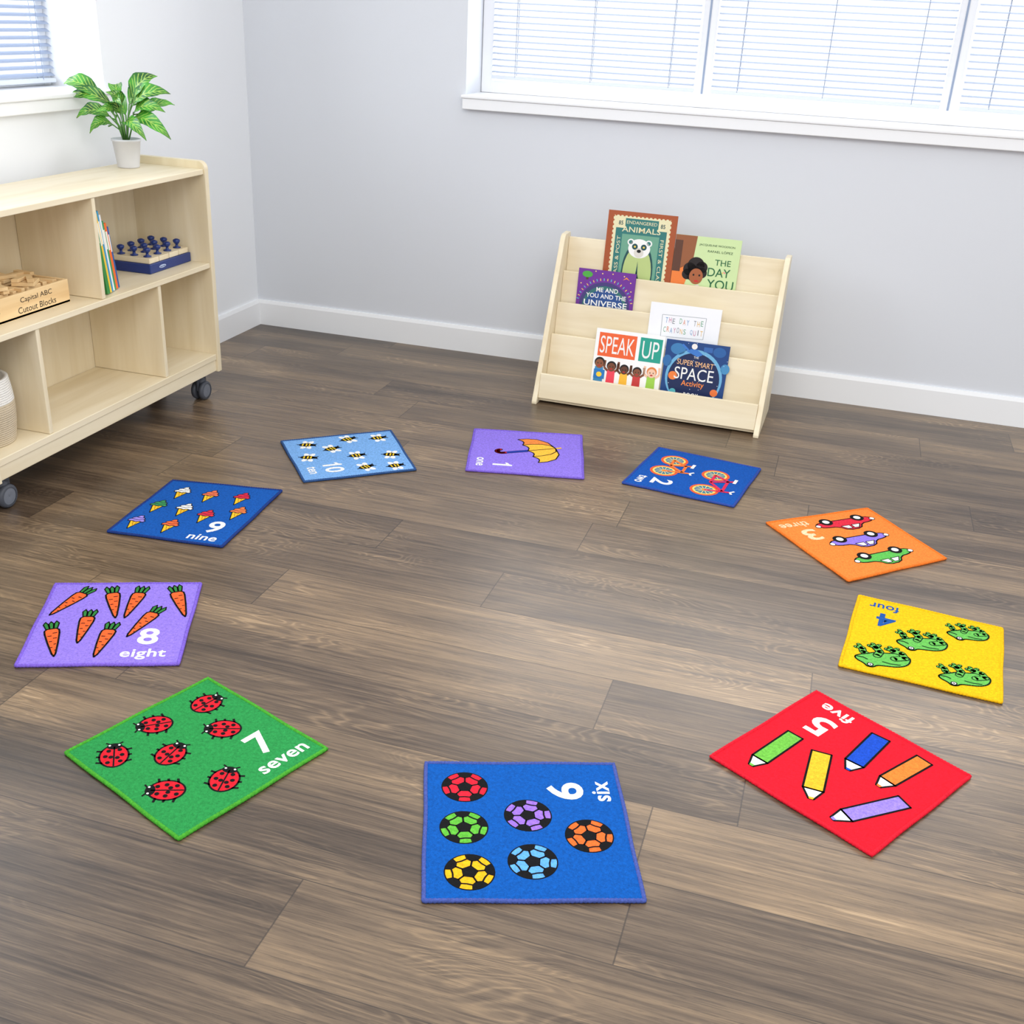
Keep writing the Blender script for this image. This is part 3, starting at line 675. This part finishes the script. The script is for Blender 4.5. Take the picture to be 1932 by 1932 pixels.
def dbook(x0,w,h,tier,zb,cover,label,artf,th=.007):
    a,b_=BD[tier+1]; sl=(b_[0]-a[0])/(b_[1]-a[1]); an=math.atan(sl); ybb=a[0]+sl*(zb-a[1])-.002-th/math.cos(an)
    M=MS@Matrix.Translation((x0,ybb,zb))@Matrix.Rotation(-an,4,'X')
    mb=MB(); cm=printed(cover)
    mb.box((0,0,0),(w,.0014,h),cm); mb.box((0,th-.0014,0),(w,th,h),cm); mb.box((0,.0015,0),(.0015,th-.0015,h),cm)
    A=Art(mb,lambda u,v,hh:(u*w,-hh,v*h),printed,.00018); artf(A)
    o=mb.obj('picture_book'); o.matrix_basis=M; tag(o,label,'book',group='picture books on the display stand')
    mb=MB(); mb.box((.002,.0016,.002),(w-.002,th-.0016,h-.002),PAPER); p=mb.obj('page_block'); p.parent=o
def a_endang(A):
    cr=(232,224,182); te=(52,120,116); dk=(30,75,80)
    A.rect(.08,.06,.92,.95,cr,1)
    for i in range(17):
        y=.075+i*.054
        for x in (.08,.92): A.ell(x,y,.016,.0135,(172,88,48),2,n=10)
    for i in range(14):
        x=.115+i*.0595; A.ell(x,.95,.016,.0135,(172,88,48),2,n=10)
    A.rect(.13,.08,.87,.92,te,2); A.rect(.13,.80,.26,.92,cr,3); A.rect(.74,.80,.87,.92,cr,3)
    A.text("85",.195,.86,.05,dk,4,bold=.02); A.text("85",.805,.86,.05,dk,4,bold=.02)
    A.text("ENDANGERED",.5,.875,.04,cr,4,w=.44,bold=.0); A.text("ANIMALS",.5,.79,.066,cr,4,w=.56,bold=.01)
    A.rect(.23,.08,.77,.73,(110,165,140),3)
    A.text("CLASS & POST",.185,.42,.05,cr,4,w=.56,rot=math.pi/2,bold=.0); A.text("FIRST & CLASS",.815,.42,.05,cr,4,w=.56,rot=-math.pi/2,bold=.0)
    A.ell(.5,.28,.23,.38,dk,4); A.ell(.5,.26,.21,.35,(186,204,132),5)
    for x in (.37,.63): A.ell(x,.64,.05,.04,WHT,5); A.ell(x,.64,.03,.024,te,6)
    A.ell(.5,.57,.16,.115,WHT,6); A.ell(.5,.52,.07,.06,(220,215,205),7)
    for x in (.435,.565): A.ell(x,.59,.042,.036,dk,7); A.ell(x,.59,.015,.012,(240,210,90),8)
    A.ell(.5,.54,.03,.02,BLK,9); A.poly([(.48,.2),(.52,.2),(.5,.42)],dk,6); A.poly([(.42,.08),(.58,.08),(.5,.3)],dk,6)
def a_day(A):
    A.rect(0,0,1,1,(206,228,168),1); A.poly([(0,1),(.33,1),(.30,.6),(.12,.5),(.0,.45)],(150,92,58),2); A.poly([(0,.45),(.3,.6),(.2,.2),(0,.15)],(238,130,60),2)
    A.poly([(0,.92),(.12,.92),(.12,.45),(0,.45)],(95,60,45),3)
    for x,y,r in ((.36,.56,.13),(.27,.50,.1),(.45,.54,.09),(.34,.44,.12),(.46,.46,.08),(.24,.42,.08)): A.ell(x,y,r,r,(32,24,24),4)
    A.ell(.38,.40,.105,.12,(168,96,58),5); A.ell(.34,.42,.014,.016,BLK,6); A.ell(.43,.42,.014,.016,BLK,6); A.ell(.39,.33,.035,.016,(200,50,50),6)
    A.poly([(.18,0),(.62,0),(.55,.2),(.42,.28),(.26,.22)],(235,225,220),5); A.poly([(.28,0),(.40,0),(.38,.22),(.32,.22)],(220,60,70),6)
    g=(30,75,45)
    A.text("JACQUELINE WOODSON",.64,.88,.036,g,6,w=.54,bold=0); A.text("RAFAEL LÓPEZ",.70,.80,.042,g,6,w=.38,bold=0)
    A.text("THE",.76,.64,.085,(20,100,60),7,w=.24,bold=.0); A.text("DAY",.72,.49,.125,(20,100,60),7,w=.34,bold=.0); A.text("YOU",.76,.31,.14,(20,100,60),7,w=.40,bold=.0); A.text("BEGIN",.74,.13,.1,(20,100,60),7,w=.4,bold=.0)
    for i in range(14): A.ell(.4+.5*random.random(),.05+.6*random.random(),.012,.008,random.choice([(240,120,150),(250,200,60),(120,190,110)]),3,rot=random.random()*3,n=8)
def a_univ(A):
    A.rect(0,0,1,1,(112,50,150),1); A.ell(.5,.34,.44,.44,(70,60,120),2,n=36); A.ell(.5,.30,.39,.41,(52,110,110),3,n=36); A.ell(.5,.24,.36,.40,(42,78,140),4,n=36)
    for i in range(22):
        a=math.radians(170-i*7.5); A.line((.5+.46*math.cos(a),.34+.47*math.sin(a)),(.5+.50*math.cos(a),.34+.515*math.sin(a)),.014,(245,200,90) if i%2 else (90,190,210),3)
    A.rect(.14,.80,.18,.88,(80,60,40),4); A.ell(.16,.90,.09,.06,(80,170,70),5)
    for x,y in ((.6,.95),(.8,.93),(.92,.82),(.42,.94),(.06,.72),(.94,.66),(.3,.97)): A.ell(x,y,.012,.012,(250,220,120),3,n=8)
    A.poly([(.78,.86),(.84,.92),(.9,.86),(.84,.89)],(250,150,60),4)
    A.text("ME AND",.53,.635,.085,WHT,7,w=.38,bold=.015); A.text("YOU AND THE",.52,.515,.085,WHT,7,w=.70,bold=.015); A.text("UNIVERSE",.52,.375,.11,WHT,7,w=.76,bold=.015)
def a_crayon(A):
    A.rect(0,0,1,1,(246,247,250),1)
    for p,q in (((.18,.82),(.80,.84)),((.8,.84),(.79,.50)),((.79,.50),(.19,.47)),((.19,.47),(.18,.82))): A.line(p,q,.008,(170,175,180),2)
    cs=[(120,175,140),(225,140,100),(120,160,205),(205,125,160),(140,142,150),(230,185,90)]
    def multi(s,x,y,h,st,o):
        for i,ch in enumerate(s):
            if ch!=' ': A.text(ch,x+i*st,y+.008*math.sin(i*2),h,cs[(i+o)%6],3,w=.034 if ch!='I' else .012,bold=0)
    multi("THE DAY THE",.25,.74,.085,.05,2); multi("CRAYONS QUIT",.235,.59,.085,.0475,0)
    A.text("BY DREW DAYWALT",.5,.40,.03,(130,138,146),3,w=.34,bold=0)
    for x,c in ((.25,(220,60,60)),(.4,(60,120,200)),(.55,(240,190,50)),(.7,(90,170,90))): A.rect(x,.02,x+.05,.25,c,2)
def kid(A,x,y,s,skin,hair,shirt,arms=True):
    A.poly(TF([(-.5,-1.9),(.5,-1.9),(.45,-.35),(.2,-.2),(-.2,-.2),(-.45,-.35)],x,y,s),shirt,4)
    if arms:
        for d in (-1,1): A.pline(TF([(d*.4,-.45),(d*.85,-.1),(d*.8,.7)],x,y,s),s*.26,skin,4)
    A.ell(x,y+.15*s,s*.56,s*.54,hair,5); A.ell(x,y,s*.46,s*.48,skin,6)
    for d in (-.18,.18): A.ell(x+d*s,y+.05*s,s*.06,s*.07,BLK,7,n=8)
    A.ell(x,y-.2*s,s*.16,s*.08,(190,40,40),7,n=10)
def a_speak(A):
    A.rect(0,0,1,1,(248,248,246),1); A.rect(.05,.62,.60,.95,(240,102,52),2); A.rect(.65,.62,.97,.95,(38,160,140),2)
    A.text("SPEAK",.325,.785,.24,WHT,3,w=.50,bold=.0); A.text("UP",.81,.785,.24,WHT,3,w=.24,bold=.0)
    for x,y,s,sk,h,sh,ar in ((.10,.51,.135,(140,85,55),(30,22,20),(60,140,190),False),(.28,.48,.125,(120,70,45),(25,20,18),(240,70,90),True),(.47,.46,.12,(95,58,40),(20,16,15),(250,190,60),True),(.66,.45,.12,(130,80,55),(30,22,20),(200,60,60),True),(.87,.47,.13,(245,200,170),(225,130,60),(160,210,80),True)): kid(A,x,y,s,sk,h,sh,ar)
    A.rect(.03,.30,.19,.43,(40,120,190),8); A.ell(.11,.36,.04,.035,(250,210,60),9)
def a_space(A):
    A.rect(0,0,1,1,(24,66,128),1); A.ell(.5,.50,.45,.40,(110,175,215),2,n=40); A.ell(.5,.48,.41,.37,(18,36,82),3,n=40)
    A.ell(.2,.88,.12,.08,(60,125,180),2); A.ell(.85,.9,.1,.07,(40,95,160),2); A.rect(.60,.88,.74,.95,(50,100,170),2); A.ell(.05,.70,.07,.08,(50,110,170),2); A.ell(.97,.68,.07,.07,(70,140,190),2)
    A.ell(.45,.94,.045,.04,(240,235,230),5); A.poly([(.40,.90),(.50,.90),(.6,.84),(.52,.80),(.34,.86)],(60,120,200),5); A.pline([(.36,.88),(.26,.95)],.03,(60,120,200),5)
    for i in range(26): A.ell(random.random(),random.random(),.006,.005,(230,235,250),4,n=6)
    A.ell(.17,.50,.07,.06,(240,130,60),5); A.ell(.85,.33,.06,.05,(235,120,60),5); A.ell(.2,.28,.05,.04,(90,180,190),5)
    A.text("THE",.5,.79,.03,WHT,6,w=.08,bold=0); A.text("SUPER SMART",.5,.70,.075,(250,196,140),6,w=.58,bold=.0,rot=-.03); A.text("SPACE",.5,.55,.17,WHT,6,w=.62,bold=.0); A.text("Activity",.5,.405,.10,(248,140,66),6,w=.36,bold=.01); A.text("BOOK",.5,.25,.07,WHT,6,w=.24,bold=.01)
dbook(1.850,.298,.345,3,.445,(168,84,46),'brown picture book with teal stamp design and animal face',a_endang)
dbook(2.150,.276,.274,3,.445,(206,228,168),'pale green picture book showing child with dark curly hair',a_day)
dbook(1.756,.253,.225,2,.320,(112,50,150),'purple picture book with planet arc and white title',a_univ)
dbook(2.096,.300,.262,1,.190,(246,247,250),'white picture book with handwritten crayon title',a_crayon)
dbook(1.886,.298,.304,0,.0265,(248,248,246),'white picture book with orange and teal title blocks above children',a_speak)
dbook(2.190,.266,.297,0,.0265,(24,66,128),'dark blue picture book with space circle and astronaut',a_space)

# ------------------------------------------------------------ light
w=bpy.data.worlds.new('World'); scene.world=w; w.use_nodes=True
bg=w.node_tree.nodes['Background']; bg.inputs[0].default_value=(.965,.98,1.0,1); bg.inputs[1].default_value=1.15
def area(name,loc,target,sx,sy,p,col=(1,1,1)):
    l=bpy.data.lights.new(name,'AREA'); l.shape='RECTANGLE'; l.size=sx; l.size_y=sy; l.energy=p; l.color=col
    o=bpy.data.objects.new(name,l); link(o); o.location=loc; o.rotation_euler=(Vector(target)-Vector(loc)).to_track_quat('-Z','Y').to_euler(); return o
area('daylight_back_window',(2.75,.95,1.85),(2.75,-1.5,1.45),4.8,2.0,142,(.98,.99,1))
area('daylight_left_window',(-1.0,-2.3,1.85),(1.5,-2.3,1.3),2.8,1.6,80,(.88,.94,1))
area('overhead_fill',(2.8,-3.6,2.7),(2.6,-2.6,0),2.5,1.5,52,(1,.98,.95))  # soft overhead fill added to brighten the room, no fixture modelled

# ------------------------------------------------------------ camera
cam=bpy.data.cameras.new('camera'); co=bpy.data.objects.new('camera',cam); link(co)
cam.sensor_fit='HORIZONTAL'; cam.sensor_width=36; cam.lens=2030.7/1932*36; cam.clip_start=.05
co.matrix_basis=Matrix.Translation((2.8249,-4.8872,1.5324))@Matrix.Rotation(math.radians(16.018),4,'Z')@Matrix.Rotation(math.radians(90-24.904),4,'X')@Matrix.Rotation(math.radians(2.966),4,'Z')
scene.camera=co
